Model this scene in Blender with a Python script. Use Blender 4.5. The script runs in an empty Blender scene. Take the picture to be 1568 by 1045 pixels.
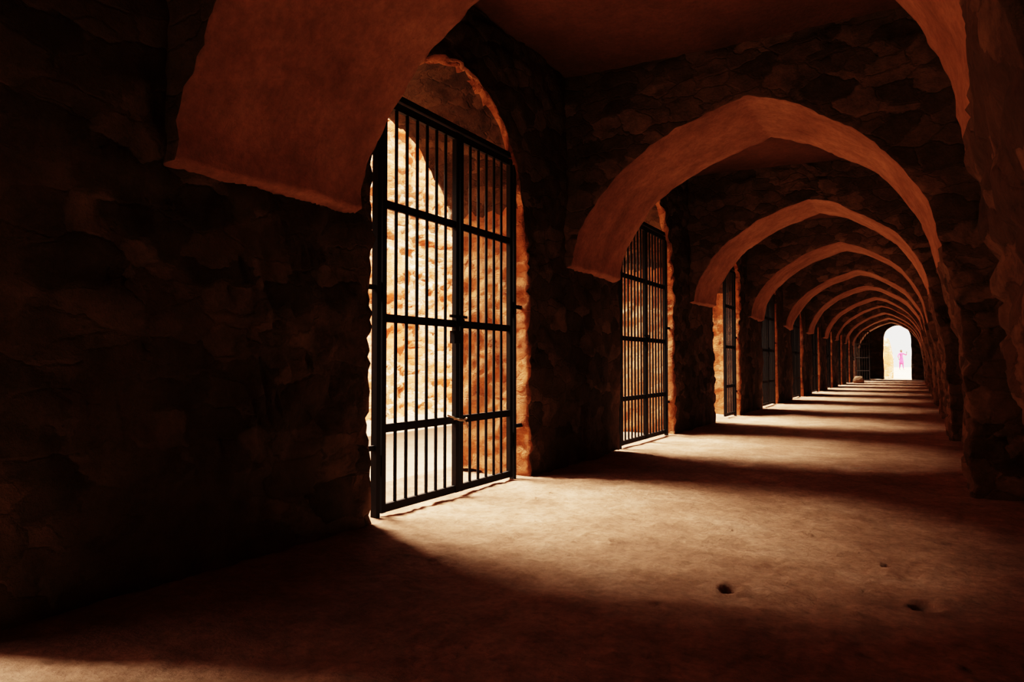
import bpy, bmesh, math, random
from mathutils import Vector, noise, Matrix
random.seed(4)
A = 2.8
H = 0.34*A           # camera height
sc = bpy.context.scene
def link(o):
    sc.collection.objects.link(o); return o

# ---------------- materials ----------------
def mat_new(name):
    m = bpy.data.materials.new(name); m.use_nodes = True
    nt = m.node_tree; nt.nodes.clear()
    out = nt.nodes.new('ShaderNodeOutputMaterial')
    b = nt.nodes.new('ShaderNodeBsdfPrincipled')
    b.inputs['Specular IOR Level'].default_value = 0.2
    nt.links.new(b.outputs[0], out.inputs[0])
    return m, nt, b
def N(nt, t, **kw):
    n = nt.nodes.new(t)
    for k, v in kw.items():
        if k in n.inputs: n.inputs[k].default_value = v
        else: setattr(n, k, v)
    return n
def ramp(nt, fac, stops):
    r = nt.nodes.new('ShaderNodeValToRGB')
    el = r.color_ramp.elements
    while len(el) < len(stops): el.new(0.5)
    for e, (p, c) in zip(el, stops):
        e.position = p; e.color = (*c, 1)
    nt.links.new(fac, r.inputs[0]); return r
def mix(nt, fac, a, b, typ='MIX'):
    n = nt.nodes.new('ShaderNodeMix'); n.data_type = 'RGBA'; n.blend_type = typ
    if isinstance(fac, float): n.inputs[0].default_value = fac
    else: nt.links.new(fac, n.inputs[0])
    for i, v in ((6, a), (7, b)):
        if isinstance(v, tuple): n.inputs[i].default_value = (*v, 1)
        else: nt.links.new(v, n.inputs[i])
    return n.outputs[2]
def coords(nt, scale=(1,1,1), warp=0.0, wscale=2.0):
    tc = nt.nodes.new('ShaderNodeTexCoord')
    mp = nt.nodes.new('ShaderNodeMapping'); mp.inputs['Scale'].default_value = scale
    nt.links.new(tc.outputs['Object'], mp.inputs[0])
    if warp == 0: return mp.outputs[0]
    nz = N(nt, 'ShaderNodeTexNoise', Scale=wscale, Detail=4.0)
    nt.links.new(mp.outputs[0], nz.inputs['Vector'])
    vm = nt.nodes.new('ShaderNodeVectorMath'); vm.operation = 'MULTIPLY_ADD'
    nt.links.new(nz.outputs['Color'], vm.inputs[0]); vm.inputs[1].default_value = (warp,)*3
    nt.links.new(mp.outputs[0], vm.inputs[2])
    return vm.outputs[0]
def stone(name, c_dark, c_mid, c_light, mortar, vs=(2.6,2.6,4.6), bump=0.35, dist=0.05, cover=0.5, mw=0.07, warp=0.9, edge_mix=0.5, cs=0.9, n1s=9.0):
    m, nt, b = mat_new(name)
    v = coords(nt, vs, warp, 1.3)
    vo = N(nt, 'ShaderNodeTexVoronoi', Scale=1.0); vo.feature = 'F1'
    ve = N(nt, 'ShaderNodeTexVoronoi', Scale=1.0); ve.feature = 'DISTANCE_TO_EDGE'
    nt.links.new(v, vo.inputs['Vector']); nt.links.new(v, ve.inputs['Vector'])
    sep = nt.nodes.new('ShaderNodeSeparateColor'); nt.links.new(vo.outputs['Color'], sep.inputs[0])
    cr = ramp(nt, sep.outputs[0], [(0, c_dark), (0.5, c_mid), (1, c_light)])
    c1 = coords(nt)
    n1 = N(nt, 'ShaderNodeTexNoise', Scale=n1s, Detail=8.0, Roughness=0.75); nt.links.new(c1, n1.inputs['Vector'])
    n2 = N(nt, 'ShaderNodeTexNoise', Scale=cs, Detail=6.0, Roughness=0.65); nt.links.new(c1, n2.inputs['Vector'])
    n3 = N(nt, 'ShaderNodeTexNoise', Scale=45.0, Detail=5.0, Roughness=0.7); nt.links.new(c1, n3.inputs['Vector'])
    edge = ramp(nt, ve.outputs['Distance'], [(0.0, (0,0,0)), (mw, (1,1,1))])
    em = nt.nodes.new('ShaderNodeMath'); em.operation = 'MULTIPLY_ADD'
    nt.links.new(edge.outputs[0], em.inputs[0]); em.inputs[1].default_value = edge_mix; em.inputs[2].default_value = 1-edge_mix
    col = mix(nt, em.outputs[0], mortar, cr.outputs[0])
    cov = ramp(nt, n2.outputs[0], [(cover-0.06, (0,0,0)), (cover+0.08, (1,1,1))])
    col = mix(nt, cov.outputs[0], col, mortar)
    var = ramp(nt, n1.outputs[0], [(0.25, (0.42,0.39,0.37)), (0.75, (1.38,1.35,1.3))])
    col = mix(nt, 0.95, col, var.outputs[0], 'MULTIPLY')
    nt.links.new(col, b.inputs['Base Color'])
    b.inputs['Roughness'].default_value = 0.93
    hgt = mix(nt, cov.outputs[0], em.outputs[0], (0.8,0.8,0.8))
    hg = mix(nt, 0.6, hgt, n1.outputs[0]); hg = mix(nt, 0.2, hg, n3.outputs[0])
    bp = N(nt, 'ShaderNodeBump', Strength=bump, Distance=dist); nt.links.new(hg, bp.inputs['Height'])
    nt.links.new(bp.outputs[0], b.inputs['Normal'])
    return m
def plaster(name, c1_, c2_, c3_, bump=0.2, s=1.6, v2=0.7, v2c=(0.8,0.77,0.74), fine=(0.72,0.69,0.67)):
    m, nt, b = mat_new(name)
    c = coords(nt)
    n1 = N(nt, 'ShaderNodeTexNoise', Scale=s, Detail=8.0, Roughness=0.62); nt.links.new(c, n1.inputs['Vector'])
    n2 = N(nt, 'ShaderNodeTexNoise', Scale=26.0, Detail=8.0, Roughness=0.75); nt.links.new(c, n2.inputs['Vector'])
    n3 = N(nt, 'ShaderNodeTexNoise', Scale=6.0, Detail=6.0, Roughness=0.65); nt.links.new(c, n3.inputs['Vector'])
    cr = ramp(nt, n1.outputs[0], [(0.3, c1_), (0.5, c2_), (0.72, c3_)])
    var = ramp(nt, n2.outputs[0], [(0.3, fine), (0.7, (1.16,1.14,1.12))])
    col = mix(nt, 0.9, cr.outputs[0], var.outputs[0], 'MULTIPLY')
    var2 = ramp(nt, n3.outputs[0], [(0.3, v2c), (0.65, (1.08,1.06,1.05))])
    col = mix(nt, v2, col, var2.outputs[0], 'MULTIPLY')
    nt.links.new(col, b.inputs['Base Color']); b.inputs['Roughness'].default_value = 0.9
    h = mix(nt, 0.4, n3.outputs[0], n2.outputs[0])
    bp = N(nt, 'ShaderNodeBump', Strength=bump, Distance=0.05); nt.links.new(h, bp.inputs['Height'])
    nt.links.new(bp.outputs[0], b.inputs['Normal'])
    return m
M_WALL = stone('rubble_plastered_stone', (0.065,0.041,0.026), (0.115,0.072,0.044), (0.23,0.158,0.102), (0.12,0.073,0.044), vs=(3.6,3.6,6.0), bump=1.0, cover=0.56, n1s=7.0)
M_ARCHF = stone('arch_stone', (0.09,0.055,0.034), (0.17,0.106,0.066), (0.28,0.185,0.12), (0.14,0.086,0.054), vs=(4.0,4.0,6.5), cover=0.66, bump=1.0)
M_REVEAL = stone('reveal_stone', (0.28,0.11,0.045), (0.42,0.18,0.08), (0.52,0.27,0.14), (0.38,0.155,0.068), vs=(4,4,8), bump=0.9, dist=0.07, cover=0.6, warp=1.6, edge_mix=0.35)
M_TYMP = stone('vault_shade_stone', (0.06,0.032,0.018), (0.10,0.054,0.029), (0.15,0.09,0.05), (0.09,0.048,0.025), vs=(4,4,8), bump=0.9, dist=0.07, cover=0.65, warp=1.2)  # darkened reveal stone: the vault's shade is put into its colour
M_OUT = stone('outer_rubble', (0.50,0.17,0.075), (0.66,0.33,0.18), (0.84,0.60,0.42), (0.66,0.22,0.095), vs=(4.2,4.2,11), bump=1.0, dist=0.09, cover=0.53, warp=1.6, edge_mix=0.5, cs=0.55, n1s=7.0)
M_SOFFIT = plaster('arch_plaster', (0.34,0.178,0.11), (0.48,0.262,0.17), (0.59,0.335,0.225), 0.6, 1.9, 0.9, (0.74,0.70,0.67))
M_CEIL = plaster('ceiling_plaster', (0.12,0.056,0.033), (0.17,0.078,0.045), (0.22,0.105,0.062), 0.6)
M_FLOOR = plaster('earth_floor', (0.33,0.185,0.118), (0.48,0.285,0.187), (0.62,0.41,0.29), 0.9, 1.3, 0.85, (0.68,0.61,0.56), (0.58,0.54,0.51))
M_GROUND = plaster('sand_ground', (0.38,0.28,0.19), (0.45,0.34,0.24), (0.52,0.41,0.30), 0.3, 0.8)
def plain(name, col, rough=0.6, metal=0.0, s=20):
    m, nt, b = mat_new(name)
    n = N(nt, 'ShaderNodeTexNoise', Scale=float(s), Detail=4.0); nt.links.new(coords(nt), n.inputs['Vector'])
    r = ramp(nt, n.outputs[0], [(0.3, tuple(x*0.7 for x in col)), (0.7, tuple(min(1,x*1.25) for x in col))])
    nt.links.new(r.outputs[0], b.inputs['Base Color'])
    b.inputs['Roughness'].default_value = rough; b.inputs['Metallic'].default_value = metal
    return m
M_IRON = plain('black_iron', (0.006,0.0045,0.004), 0.75)

# ---------------- geometry helpers ----------------
def stone_h(u, v, w=0.0):
    """relief of rubble courses, 0 in the joints to 1 on a stone face"""
    q = Vector((u*3.4, v*5.6, w)); q = q + noise.noise_vector(q*0.7)*0.6
    d, _ = noise.voronoi(q)
    e = min((d[1]-d[0])*3.6, 1.0)
    msk = min(max((noise.noise(Vector((u*.6, v*.6, w+9)))+0.35)*3, 0.25), 1)
    return e*msk*(0.7+0.6*abs(noise.noise(q*0.4+Vector((5,5,5)))))
def sstep(a, b, x):
    t = min(max((x-a)/(b-a), 0), 1); return t*t*(3-2*t)
def disp(p, k=1.0):
    rough = 1.0
    if p.x < -1.02*A: rough = 1.9
    v = noise.noise_vector(p*1.1)*0.028 + noise.noise_vector(p*3.4)*0.018*rough + noise.noise_vector(p*9.0)*0.009*rough
    return p + v*k
def disp_wall(p):
    q = disp(p)
    if abs(p.x-XL) < 0.01: q.x += 0.042*stone_h(p.y, p.z)-0.034
    elif p.x < XL: 
        q.z += 0.05*(stone_h(p.y*1.6, p.x*1.3, 4)-0.5) * (1 if p.z > 0.69*A else 0)
        if p.z < 0.9*A: q.y += 0.05*(stone_h(p.x*1.2, p.z*1.0, p.y//1.2)-0.5)
    return q
class MB:
    def __init__(s): s.bm = bmesh.new()
    def grid(s, rows, mi=0):
        vs = [[s.bm.verts.new(p) for p in r] for r in rows]
        for i in range(len(vs)-1):
            for j in range(len(vs[i])-1):
                f = s.bm.faces.new((vs[i][j], vs[i][j+1], vs[i+1][j+1], vs[i+1][j])); f.material_index = mi; f.smooth = True
    def box(s, lo, hi, mi=0, mat=None):
        x0,y0,z0 = lo; x1,y1,z1 = hi
        c = [Vector(q) for q in ((x0,y0,z0),(x1,y0,z0),(x1,y1,z0),(x0,y1,z0),(x0,y0,z1),(x1,y0,z1),(x1,y1,z1),(x0,y1,z1))]
        if mat: c = [mat @ q for q in c]
        v = [s.bm.verts.new(q) for q in c]
        for f in ((0,3,2,1),(4,5,6,7),(0,1,5,4),(1,2,6,5),(2,3,7,6),(3,0,4,7)):
            s.bm.faces.new([v[i] for i in f]).material_index = mi
    def done(s, name, mats, weld=True, dfn=None, recalc=True):
        if weld: bmesh.ops.remove_doubles(s.bm, verts=s.bm.verts, dist=0.0008)
        if dfn:
            for v in s.bm.verts: v.co = dfn(v.co)
        if recalc: bmesh.ops.recalc_face_normals(s.bm, faces=s.bm.faces)
        me = bpy.data.meshes.new(name); s.bm.to_mesh(me); s.bm.free()
        for m in mats: me.materials.append(m)
        return link(bpy.data.objects.new(name, me))
def ray_poly(c, d, poly):
    best = None
    for i in range(len(poly)-1):
        p, q = poly[i], poly[i+1]
        e = (q[0]-p[0], q[1]-p[1]); den = d[0]*e[1]-d[1]*e[0]
        if abs(den) < 1e-12: continue
        w = (p[0]-c[0], p[1]-c[1])
        t = (w[0]*e[1]-w[1]*e[0])/den; u = (w[0]*d[1]-w[1]*d[0])/den
        if t > 1e-6 and -1e-6 <= u <= 1+1e-6 and (best is None or t > best): best = t
    return best
def ring_rows(c, inner, outer, to3, M):
    """rows between an opening outline and an outer outline"""
    rows = [[] for _ in range(M+1)]
    for p in inner:
        d = (p[0]-c[0], p[1]-c[1]); t = ray_poly(c, d, outer)
        t = max(t or 1.0, 1.0)
        for k in range(M+1):
            s = 1+(t-1)*k/M
            rows[k].append(to3(c[0]+d[0]*s, c[1]+d[1]*s))
    return rows
def densify(poly, step):
    out = []
    for i in range(len(poly)-1):
        p, q = poly[i], poly[i+1]; L = math.dist(p, q); n = max(1, round(L/step))
        for k in range(n): out.append((p[0]+(q[0]-p[0])*k/n, p[1]+(q[1]-p[1])*k/n))
    out.append(poly[-1]); return out
def add_corner_rays(c, inner, outer_corners):
    """insert inner points lying on rays towards outer corners"""
    out = list(inner)
    for oc in outer_corners:
        d = (oc[0]-c[0], oc[1]-c[1]); t = ray_poly(c, d, inner)
        if t is None: continue
        q = (c[0]+d[0]*t, c[1]+d[1]*t)
        for i in range(len(out)-1):
            if abs(math.dist(out[i], q)+math.dist(q, out[i+1])-math.dist(out[i], out[i+1])) < 1e-5:
                out.insert(i+1, q); break
    return out
def catmull(pts, n=6):
    out = []
    P = [pts[0]]+list(pts)+[pts[-1]]
    for i in range(1, len(P)-2):
        for k in range(n):
            t = k/n; a,b,c,d = P[i-1],P[i],P[i+1],P[i+2]
            out.append(tuple(0.5*((2*b[j])+(-a[j]+c[j])*t+(2*a[j]-5*b[j]+4*c[j]-d[j])*t*t+(-a[j]+3*b[j]-3*c[j]+d[j])*t**3) for j in (0,1)))
    out.append(pts[-1]); return out

CEIL = 1.29*A; PITCH = 1.47*A
XL = -A; XO = -1.3*A; XR = 0.34*A
YEND = 16.5*A; YBACK = (1.53-2*1.47-0.735)*A

# ---------------- left wall with arched doorways ----------------
def door_profile(yc, hw, zs, za, step):
    pts = [(yc-hw, 0), (yc-hw, zs)]
    n = 18
    for i in range(1, n):
        a = math.pi*i/n
        pts.append((yc-hw*math.cos(a), zs+(za-zs)*math.sin(a)**0.95))
    pts += [(yc+hw, zs), (yc+hw, 0)]
    return densify(pts, step)
mb = MB()
for k in range(-2, 10):
    yc = (1.53+1.47*k)*A; near = -1 <= k <= 2
    st = 0.04 if near else 0.16
    y0, y1 = yc-PITCH/2, yc+PITCH/2
    corners = [(y0, CEIL), (y1, CEIL)]
    outer = [(y0, 0), *corners, (y1, 0)]
    c = (yc, 0)
    inn = add_corner_rays(c, door_profile(yc, 0.355*A, 0.69*A, 1.11*A, st), corners)
    M = 38 if near else 7
    mb.grid(ring_rows(c, inn, outer, lambda a,b: Vector((XL, a, b)), M), 0)
    # reveal, splayed slightly outward
    T = 18 if near else 5
    rows = []
    for t in range(T+1):
        f = t/T; s = 1+0.12*f
        rows.append([Vector((XL+(XO-XL)*f, yc+(p[0]-yc)*s, p[1]*(1-0.06*f))) for p in inn])
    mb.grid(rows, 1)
    inn2 = [(yc+(p[0]-yc)*1.12, p[1]*0.94) for p in inn]
    mb.grid(ring_rows(c, inn2, outer, lambda a,b: Vector((XO, a, b)), M//2), 2)
for f in mb.bm.faces:      # shade deep in the doorway vault is painted with a darker stone
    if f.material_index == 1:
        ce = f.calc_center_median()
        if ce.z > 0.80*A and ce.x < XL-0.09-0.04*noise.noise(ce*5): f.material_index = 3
ye = (1.53+1.47*9.5)*A
for X in (XL, XO):
    mb.grid([[Vector((X, ye+(YEND-ye)*i/8, CEIL*j/14)) for i in range(9)] for j in range(15)], 0)
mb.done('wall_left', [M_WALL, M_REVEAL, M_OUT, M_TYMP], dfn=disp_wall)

# ---------------- right wall ----------------
mb = MB()
for (a, b, st) in ((YBACK, 4.5*A, 0.07), (4.5*A, YEND, 0.3)):
    n = int((b-a)/st); m = int(CEIL/st)
    mb.grid([[Vector((XR, a+(b-a)*i/n, CEIL*j/m)) for i in range(n+1)] for j in range(m+1)], 0)
mb.box((XR+0.12, YBACK-0.3, 0), (XR+0.8, YEND+0.2, CEIL), 0)
mb.done('wall_right', [M_WALL], dfn=lambda p: disp(p, 1.2)-Vector((0.045*stone_h(p.y, p.z, 2), 0, 0)) if p.x < XR+0.05 else p)

# ---------------- transverse arches ----------------
prof = [(-.982,.318),(-.972,.385),(-.932,.467),(-.834,.59),(-.664,.700),(-.54,.747),(-.43,.782),(-.33,.753),(-.249,.711),(-.1,.609),(-.015,.50),(.035,.399),(.06,.287),(.095,.13),(.112,0),(.122,-.17),(.128,-.34)]
prof = [(x*A, (h+.34)*A) for x, h in prof]
left_part = catmull(prof[:7], 6); right_part = catmull(prof[6:], 6)
prof_s = [(-1.035*A, .648*A), (-1.005*A, .650*A)]+left_part[:-1]+right_part
def make_arch(k):
    near = k <= 2
    st = (0.03 if k == 0 else 0.045) if near else 0.18
    rng = random.Random(k*7+3)
    y0 = (0.69+1.47*k)*A; y1 = (1.12+1.47*k)*A
    P = densify(prof_s, st) if near else prof_s[:3]+prof_s[3::3]+[prof_s[-1]]
    c = (-0.437*A, 0)
    xl, xr, zt = -1.04*A, XR+0.02, CEIL+0.01
    outer = [(xl, 0), (xl, zt), (xr, zt), (xr, 0)]
    P = add_corner_rays(c, P, [(xl, zt), (xr, zt)])
    mb = MB()
    ny = (36 if k == 0 else 24) if near else 5
    M = 26 if near else 5
    mb.grid([[Vector((p[0], y0+(y1-y0)*t/ny, p[1])) for p in P] for t in range(ny+1)], 0)
    mb.grid(ring_rows(c, P, outer, lambda a,b: Vector((a, y0, b)), M), 1)
    mb.grid(ring_rows(c, P, outer, lambda a,b: Vector((a, y1, b)), M), 1)
    # the plaster has fallen off the soffit low on the right: bare stone
    for f in mb.bm.faces:
        if f.material_index == 0:
            ce = f.calc_center_median(); t = (y1-ce.y)/(y1-y0)
            zb = 0.62 + (0.14*t if k == 0 else 0.04*t) + 0.03*noise.noise(ce*4)
            if ce.x > -0.35*A and ce.z < zb*A: f.material_index = 1
    off = Vector((0, 0, rng.uniform(-.02,.02)))
    def d(p):
        q = disp(p, 0.75)
        r = noise.noise_vector(p*0.7+Vector((k*3,0,0)))*0.03
        e = min(abs(p.y-y0), abs(p.y-y1))
        if e < 0.03: q = q + noise.noise_vector(p*14)*0.012      # worn arris
        if p.x > -0.3*A:
            wt = 1-sstep(0.45*A, 0.75*A, p.z)
            q = q + noise.noise_vector(p*2.0)*0.035*wt
            q.x -= 0.05*(stone_h(p.y*.8, p.z*.8, k)-0.3)*wt
        if abs(p.y-y0) < 0.01: q.y -= 0.032*stone_h(p.x, p.z, k+20)
        q = q + r + off
        if p.z < 0.01: q.z = p.z-0.02
        return q
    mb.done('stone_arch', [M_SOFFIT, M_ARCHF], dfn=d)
for k in range(-1, 11): make_arch(k)

# ---------------- ceiling / roof, back wall, far wall ----------------
mb = MB()
n = 120
mb.grid([[Vector((-1.05*A+(XR+0.1+1.05*A)*j/12, YBACK+(YEND-YBACK)*i/n, CEIL)) for j in range(13)] for i in range(n+1)], 0)
mb.box((XO-0.04, YBACK-0.3, CEIL+0.1), (XR+0.8, YEND+0.25, CEIL+0.3), 0)
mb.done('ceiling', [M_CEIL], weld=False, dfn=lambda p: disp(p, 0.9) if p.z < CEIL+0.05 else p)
mb = MB()
mb.box((XO, YBACK-0.3, 0), (XR+0.8, YBACK+0.02, CEIL+0.1), 0)
mb.done('wall_back', [M_WALL])
mb = MB()
fc = (-0.345*A, 0)
fp = [(fc[0]+(p[0]), p[1]) for p in door_profile(0, 0.25*A, 0.82*A, 1.1*A, 0.15)]
cor = [(XO, CEIL+.1), (XR+.1, CEIL+.1)]
fp = add_corner_rays(fc, fp, cor)
outer = [(XO, 0), *cor, (XR+.1, 0)]
mb.grid(ring_rows(fc, fp, outer, lambda a,b: Vector((a, YEND, b)), 6), 0)
mb.grid(ring_rows(fc, fp, outer, lambda a,b: Vector((a, YEND+0.5, b)), 6), 0)
mb.grid([[Vector((p[0], YEND+0.5*t/3, p[1])) for p in fp] for t in range(4)], 0)
mb.done('wall_far', [M_WALL], dfn=lambda p: disp(p, 1.5))

# ---------------- floor ----------------
pits = [(-.249*A, 1.107*A, .033), (.005*A, 1.166*A, .042), (-.20*A, 1.55*A, .020), (-.05*A, 1.36*A, .018), (-.5*A, 1.28*A, .020), (-.33*A, 1.5*A, .016)]
bumps = [(random.uniform(-.9, .1)*A, random.uniform(.5, 3)*A, random.uniform(.008, .018)) for _ in range(300)]
def fz(x, y):
    p = Vector((x, y, 0))
    z = noise.noise(p*1.3)*0.014 + noise.noise(p*4.5)*0.010 + noise.noise(p*13)*0.007 + noise.noise(p*27)*0.005
    for px, py, r in pits:
        d2 = ((x-px)**2+((y-py)*0.9)**2)/(r*r)
        if d2 < 9: z += -0.06*math.exp(-d2*1.2)*(r/.04) + 0.010*math.exp(-(math.sqrt(d2)-1.7)**2*3)
    for px, py, r in bumps:
        d2 = ((x-px)**2+(y-py)**2)/(r*r)
        if d2 < 6: z += 0.012*math.exp(-d2)
    return z
mb = MB()
for (a, b, st) in ((YBACK-0.2, 0.2*A, 0.1), (0.2*A, 2.6*A, 0.016), (2.6*A, YEND+0.6, 0.12)):
    x0, x1 = XO-0.1, XR+0.2
    n = int((b-a)/st); m = int((x1-x0)/st)
    mb.grid([[Vector((x0+(x1-x0)*j/m, a+(b-a)*i/n, fz(x0+(x1-x0)*j/m, a+(b-a)*i/n))) for j in range(m+1)] for i in range(n+1)], 0)
mb.done('floor', [M_FLOOR], weld=False)
# ---------------- outside ground ----------------
def gz(x, y):
    t = min(max((y-YEND-3)/18, 0), 1); return 0.40*t*t*(3-2*t) - 0.035 + 0.02*noise.noise(Vector((x*.7, y*.7, 3)))
mb = MB()
mb.grid([[Vector((-20+40*j/80, -16+124*i/248, gz(-20+40*j/80, -16+124*i/248))) for j in range(81)] for i in range(249)], 0)
mb.done('ground', [M_GROUND])

# ---------------- outer rubble wall ----------------
XW = -3.1*A; HW = 2.02*A
def rubble(p):
    q = Vector((p.x*2, p.y*2.4, p.z*6.5))
    q = q + noise.noise_vector(q*0.5)*0.8
    d, pts = noise.voronoi(q)
    e = min((d[1]-d[0])*5, 1.0)
    face = noise.cell(pts[0]*7.3)        # each stone sits at its own depth
    top = 0
    if p.z > HW-0.1: top = noise.noise(p*0.9)*0.2
    return p + Vector((e*(0.05+0.07*face) + noise.noise(p*0.8)*0.28 + noise.noise(p*2.7)*0.09 + noise.noise(p*8)*0.03, 0, top))
mb = MB()
for (a, b, st) in ((YBACK-6, 0.8*A, 0.25), (0.8*A, 9*A, 0.042), (9*A, YEND+2, 0.25)):
    n = int((b-a)/st); m = int(HW/st)
    mb.grid([[Vector((XW+0.35*(1-j/m), a+(b-a)*i/n, HW*j/m-0.05)) for j in range(m+1)] for i in range(n+1)], 0)
mb.box((XW-0.9, YBACK-6, -0.05), (XW-0.25, YEND+2, HW-0.05), 0)
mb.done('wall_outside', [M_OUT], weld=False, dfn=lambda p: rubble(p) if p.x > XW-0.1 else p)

# ---------------- iron gates ----------------
def bar_round(mb, a, b, r=0.0115, seg=8):
    a, b = Vector(a), Vector(b); d = (b-a).normalized()
    t = d.orthogonal().normalized(); u = d.cross(t)
    ra = [[c + (t*math.cos(2*math.pi*i/seg)+u*math.sin(2*math.pi*i/seg))*r for i in range(seg+1)] for c in (a, b)]
    mb.grid(ra, 0)
GX = -1.03*A; GZ = 0.935*A
def leaf(w, nb, sign):
    """leaf mesh data in local coords: hinge at y=0, leaf extends to sign*w along y"""
    mb = MB()
    z0, z1 = 0.03, GZ
    def bx(y0, y1, za, zb, t=0.012, xo=0):
        a, b = sorted((sign*y0, sign*y1)); mb.box((xo-t, a, za), (xo+t, b, zb))
    bx(0, 0.04, z0, z1, .018); bx(w-0.042, w, z0, z1, .018)
    bx(0.04, w-0.042, z0, z0+0.05); bx(0.04, w-0.042, z1-0.05, z1)
    for z in (0.195*A, 0.44*A, 0.695*A): bx(0.04, w-0.042, z-0.026, z+0.026, .010)
    for i in range(nb):
        y = sign*(0.04+(w-0.082)*(i+1)/(nb+1))
        bar_round(mb, (0, y, z0+0.02), (0, y, z1-0.02))
    for z in (0.12*A, 0.5*A, 0.85*A):            # hinge knuckles
        bar_round(mb, (0.0, -sign*0.012, z-0.05), (0.0, -sign*0.012, z+0.05), 0.018)
    if sign > 0:   # latch box, bolt, padlock
        mb.box((0.01, w-0.11, 0.425*A-0.10), (0.05, w-0.03, 0.425*A-0.01))
        mb.box((0.012, w-0.12, 0.455*A), (0.03, w+0.09, 0.455*A+0.02))
        mb.box((0.02, w-0.02, 0.455*A-0.06), (0.045, w+0.03, 0.455*A-0.005))
    return mb
def gate(k, la=0, ra=0, ls=1):
    yc = (1.53+1.47*k)*A
    e = bpy.data.objects.new('iron_gate', None); link(e); e.location = (GX, yc, 0)
    w1 = 0.305*A; w2 = 0.275*A; yl = -0.294*A; yr = 0.29*A
    mb = MB()
    mb.box((-.022, yl-.055, -.03), (.022, yl-.02, GZ+.05)); mb.box((-.022, yr+.02, -.03), (.022, yr+.055, GZ+.05))
    mb.box((-.022, yl-.055, GZ+.012), (.022, yr+.055, GZ+.05))
    for s, yy in ((-1, yl-.055), (1, yr+.055)):    # lugs into the masonry
        for z in (0.15*A, 0.5*A): 
            a, b = sorted((yy, yy+s*0.16)); mb.box((-.01, a, z), (.01, b, z+.03))
    o = mb.done('frame', [M_IRON]); o.parent = e
    for nm, y, w, nb, s, ang in (('leaf_left', yl, w1, 6, 1, la), ('leaf_right', yr, w2, 5, -1, ra)):
        o = leaf(w, nb, s).done(nm, [M_IRON]); o.parent = e
        o.location = (0, y, 0); o.rotation_euler = (0, 0, math.radians(ang))
    return e
angles = {2:(96,0), 9:(0,75)}
for k in range(-2, 10): gate(k, *angles.get(k, (0,0)))
# tie wire on first gate
cu = bpy.data.curves.new('tie_wire', 'CURVE'); cu.dimensions = '3D'; cu.bevel_depth = 0.006
sp = cu.splines.new('NURBS')
wy = 1.53*A+0.01*A
pts = [(0.03,-.16,.04),(0.05,-.1,.02),(0.05,-.03,-.01),(0.05,.04,0.0),(0.03,.1,.01),(-.02,.08,-.01),(-.03,0,-.02),(-.02,-.06,0),(.04,-.05,.012),(.06,.02,.0),(.05,.07,-.06)]
sp.points.add(len(pts)-1)
for p, q in zip(sp.points, pts): p.co = (GX+q[0], wy+q[1], 0.195*A+q[2], 1)
sp.use_endpoint_u = True
cu.materials.append(plain('rope_cord', (0.40,0.3,0.2), 0.8)); link(bpy.data.objects.new('tie_wire', cu))

# ---------------- loose stones ----------------
def rock(name, loc, size, mat, seed):
    bm = bmesh.new(); bmesh.ops.create_icosphere(bm, subdivisions=4, radius=1)
    for v in bm.verts:
        d, _ = noise.voronoi(v.co*1.3+Vector((seed,0,0)))
        v.co = v.co*(0.85+0.25*noise.noise(v.co*1.2+Vector((seed,1,2)))+0.12*d[0])
        v.co = Vector([math.copysign(min(abs(c), .78), c) for c in v.co])
        if v.co.z > 0: v.co.x *= 1-0.35*v.co.z; v.co.y *= 1-0.35*v.co.z
        v.co = Vector((v.co.x*size[0], v.co.y*size[1], v.co.z*size[2]))
    for f in bm.faces: f.smooth = True
    me = bpy.data.meshes.new(name); bm.to_mesh(me); bm.free(); me.materials.append(mat)
    o = link(bpy.data.objects.new(name, me)); o.location = loc; return o
rock('stone_block', (-.86*A, 13.4*A, 0.15), (.30, .33, .23), M_ARCHF, 2)
rock('rock_outcrop', (-.66*A, YEND+4.0, 1.0), (.75, 1.2, 1.9), M_OUT, 5)

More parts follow.
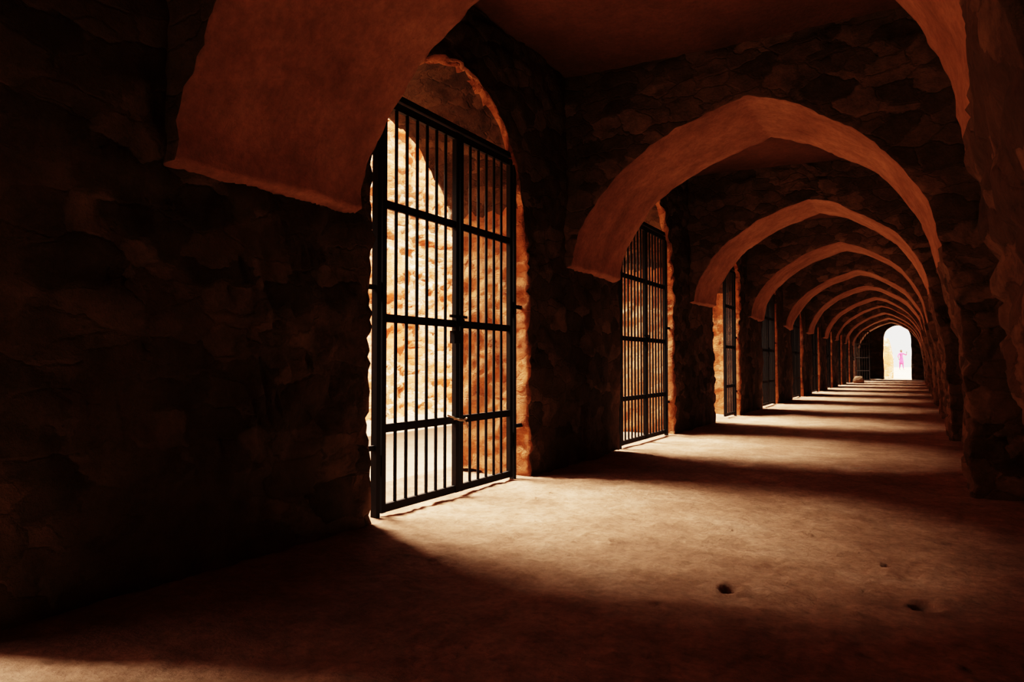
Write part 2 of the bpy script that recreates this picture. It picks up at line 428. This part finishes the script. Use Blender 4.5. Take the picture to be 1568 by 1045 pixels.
# ---------------- people seen beyond the far doorway ----------------
M_SKIN = plain('skin', (0.10,0.045,0.025), 0.6); M_HAIR = plain('hair', (0.01,0.007,0.006), 0.5)
def skin_obj(name, verts, edges, rad, mat, parent, root=0, sub=1):
    me = bpy.data.meshes.new(name); me.from_pydata([Vector(v) for v in verts], edges, [])
    o = link(bpy.data.objects.new(name, me)); o.parent = parent
    m = o.modifiers.new('skin', 'SKIN'); m.use_smooth_shade = True
    for i, r in enumerate(rad): me.skin_vertices[0].data[i].radius = r if isinstance(r, tuple) else (r, r)
    me.skin_vertices[0].data[root].use_root = True
    s = o.modifiers.new('sub', 'SUBSURF'); s.levels = sub; s.render_levels = sub
    me.materials.append(mat); return o
def person(name, loc, rot, top, trouser, dress, height=1.6, raise_arm=False):
    e = link(bpy.data.objects.new(name, None)); e.location = loc; e.rotation_euler = (0,0,rot)
    s = height/1.65; e.scale = (s,s,s)
    V = [(0,0,.93),(0,0,1.1),(0,0,1.3),(0,.0,1.41),(0,-.005,1.5)]
    E = [(0,1),(1,2),(2,3),(3,4)]; R = [(.15,.11),(.12,.09),(.15,.1),(.06,.055),(.05,.05)]
    for sg, fy in ((1,-.12),(-1,.1)):
        b = len(V); V += [(sg*.09,0,.86),(sg*.1,fy*.4,.48),(sg*.1,fy,.09)]; E += [(0,b),(b,b+1),(b+1,b+2)]; R += [.09,.06,.042]
    skin_obj('legs_and_torso', V, E, R, trouser, e)
    V = [(0,0,1.36),(0,0,1.12),(0,0,.95)]; E = [(0,1),(1,2)]; R = [(.12,.09),(.125,.1),(.165,.125)]
    if dress: V += [(0,0,.7),(0,.01,.42)]; E += [(2,3),(3,4)]; R += [(.2,.16),(.26,.22)]
    for sg in (1,-1):
        b = len(V); up = raise_arm and sg == 1
        el = (sg*.3,-.05,1.14) if not up else (sg*.36,-.1,1.22)
        wr = (sg*.29,-.17,.92) if not up else (sg*.3,-.25,1.42)
        V += [(sg*.17,0,1.34), el, ((el[0]+wr[0])/2,(el[1]+wr[1])/2,(el[2]+wr[2])/2)]
        E += [(0,b),(b,b+1),(b+1,b+2)]; R += [.065,.048,.042]
        d = (Vector(wr)-Vector(el)).normalized()
        HV = [tuple(Vector(el)), wr, tuple(Vector(wr)+d*.07)]; HE=[(0,1),(1,2)]; HR=[.036,.024,(.035,.016)]
        skin_obj('forearm', HV, HE, HR, M_SKIN, e)
        side = d.cross(Vector((0,1,0))).normalized()
        FV=[];FE=[];FR=[]
        for i,(o_,L) in enumerate(((-.026,.06),(-.009,.072),(.009,.075),(.026,.065))):
            a0 = Vector(wr)+d*.06+side*o_
            b=len(FV); FV += [a0, a0+d*L*.55, a0+d*L+Vector((0,.015,0))]; FE += [(b,b+1),(b+1,b+2)]; FR += [.009,.008,.007]
        b=len(FV); a0=Vector(wr)+d*.02-side*.03; FV += [a0,a0+d*.03-side*.03,a0+d*.06-side*.035]; FE += [(b,b+1),(b+1,b+2)]; FR += [.01,.009,.008]
        me_o = skin_obj('fingers', FV, FE, FR, M_SKIN, e)
        for i in range(0, len(FV), 3): me_o.data.skin_vertices[0].data[i].use_root = True
    skin_obj('tunic', V, E, R, top, e)
    bm = bmesh.new(); bmesh.ops.create_uvsphere(bm, u_segments=24, v_segments=18, radius=1)
    for v in bm.verts:
        x,y,z = v.co; v.co = Vector((x*.075*(1-.2*max(0,-z)), y*.092-(.012 if (y<-.8 and abs(x)<.25 and -.3<z<.15) else 0), z*.112))
    for sx in (1,-1): bmesh.ops.create_icosphere(bm, subdivisions=2, radius=.016, matrix=Matrix.Translation((sx*.074,.005,-.005)))
    me = bpy.data.meshes.new('head'); bm.to_mesh(me); bm.free(); me.materials.append(M_SKIN)
    o = link(bpy.data.objects.new('head', me)); o.parent=e; o.location=(0,-.01,1.56)
    bm = bmesh.new(); bmesh.ops.create_uvsphere(bm, u_segments=24, v_segments=18, radius=1)
    for v in bm.verts:
        x,y,z = v.co; v.co = Vector((x*.084, y*.1+.015+(0.01 if z<0 else 0), max(z,-.9 if y>0 else 0.1)*.118+.012))
    me = bpy.data.meshes.new('hair'); bm.to_mesh(me); bm.free(); me.materials.append(M_HAIR)
    o = link(bpy.data.objects.new('hair', me)); o.parent=e; o.location=(0,0,1.56)
    for i, sx in enumerate((.1,-.1)):
        fy = -.12 if sx > 0 else .1
        skin_obj('shoe', [(sx,fy+.03,.045),(sx,fy-.06,.035),(sx*1.05,fy-.15,.025)], [(0,1),(1,2)], [(.04,.035),(.04,.028),(.035,.02)], M_HAIR, e)
    return e
M_PINK = plain('pink_cloth', (0.48,0.05,0.19), 0.9); M_WHITE = plain('pale_cloth', (0.30,0.25,0.28), 0.9); M_DARK = plain('dark_cloth', (0.12,0.05,0.08), 0.9)
py = 69.0
person('woman_in_pink', (-.0166*py, py, gz(-1.1, py)+0.0), 0.5, M_PINK, M_PINK, True, 1.68, True)
person('pedestrian', (-1.95, py+3, gz(-1.9, py+3)), -0.6, M_WHITE, M_DARK, False, 1.5)

# ---------------- light ----------------
w = bpy.data.worlds.new('world'); sc.world = w; w.use_nodes = True
bg = w.node_tree.nodes['Background']; bg.inputs[0].default_value = (1.0, 0.93, 0.84, 1); bg.inputs[1].default_value = 4.0
def sun(name, e, ang, col, d):
    s = bpy.data.lights.new(name, 'SUN'); s.energy = e; s.angle = math.radians(ang); s.color = col
    so = link(bpy.data.objects.new(name, s)); so.rotation_euler = Vector(d).to_track_quat('-Z', 'Y').to_euler(); so.location = (10, 0, 20)
el = math.radians(55)
sun('sun', 40, 1.0, (1, .88, .72), (-math.cos(el), 0.35, -math.sin(el)))
el = math.radians(51)
sun('hazy_sky_glow', 66, 34, (1, .88, .73), (math.cos(el), -0.02, -math.sin(el)))

# ---------------- camera ----------------
cam = bpy.data.cameras.new('camera'); co = link(bpy.data.objects.new('camera', cam))
cam.sensor_width = 36; cam.lens = 36*1100/1568; cam.clip_end = 500; cam.clip_start = 0.05
co.location = (0, 0, H)
co.rotation_euler = (math.radians(90+1.75), 0, math.radians(29.4))
sc.camera = co
sc.view_settings.view_transform = 'Filmic'
try: sc.view_settings.look = 'High Contrast'
except Exception as ex: print(ex)
sc.view_settings.exposure = -0.8
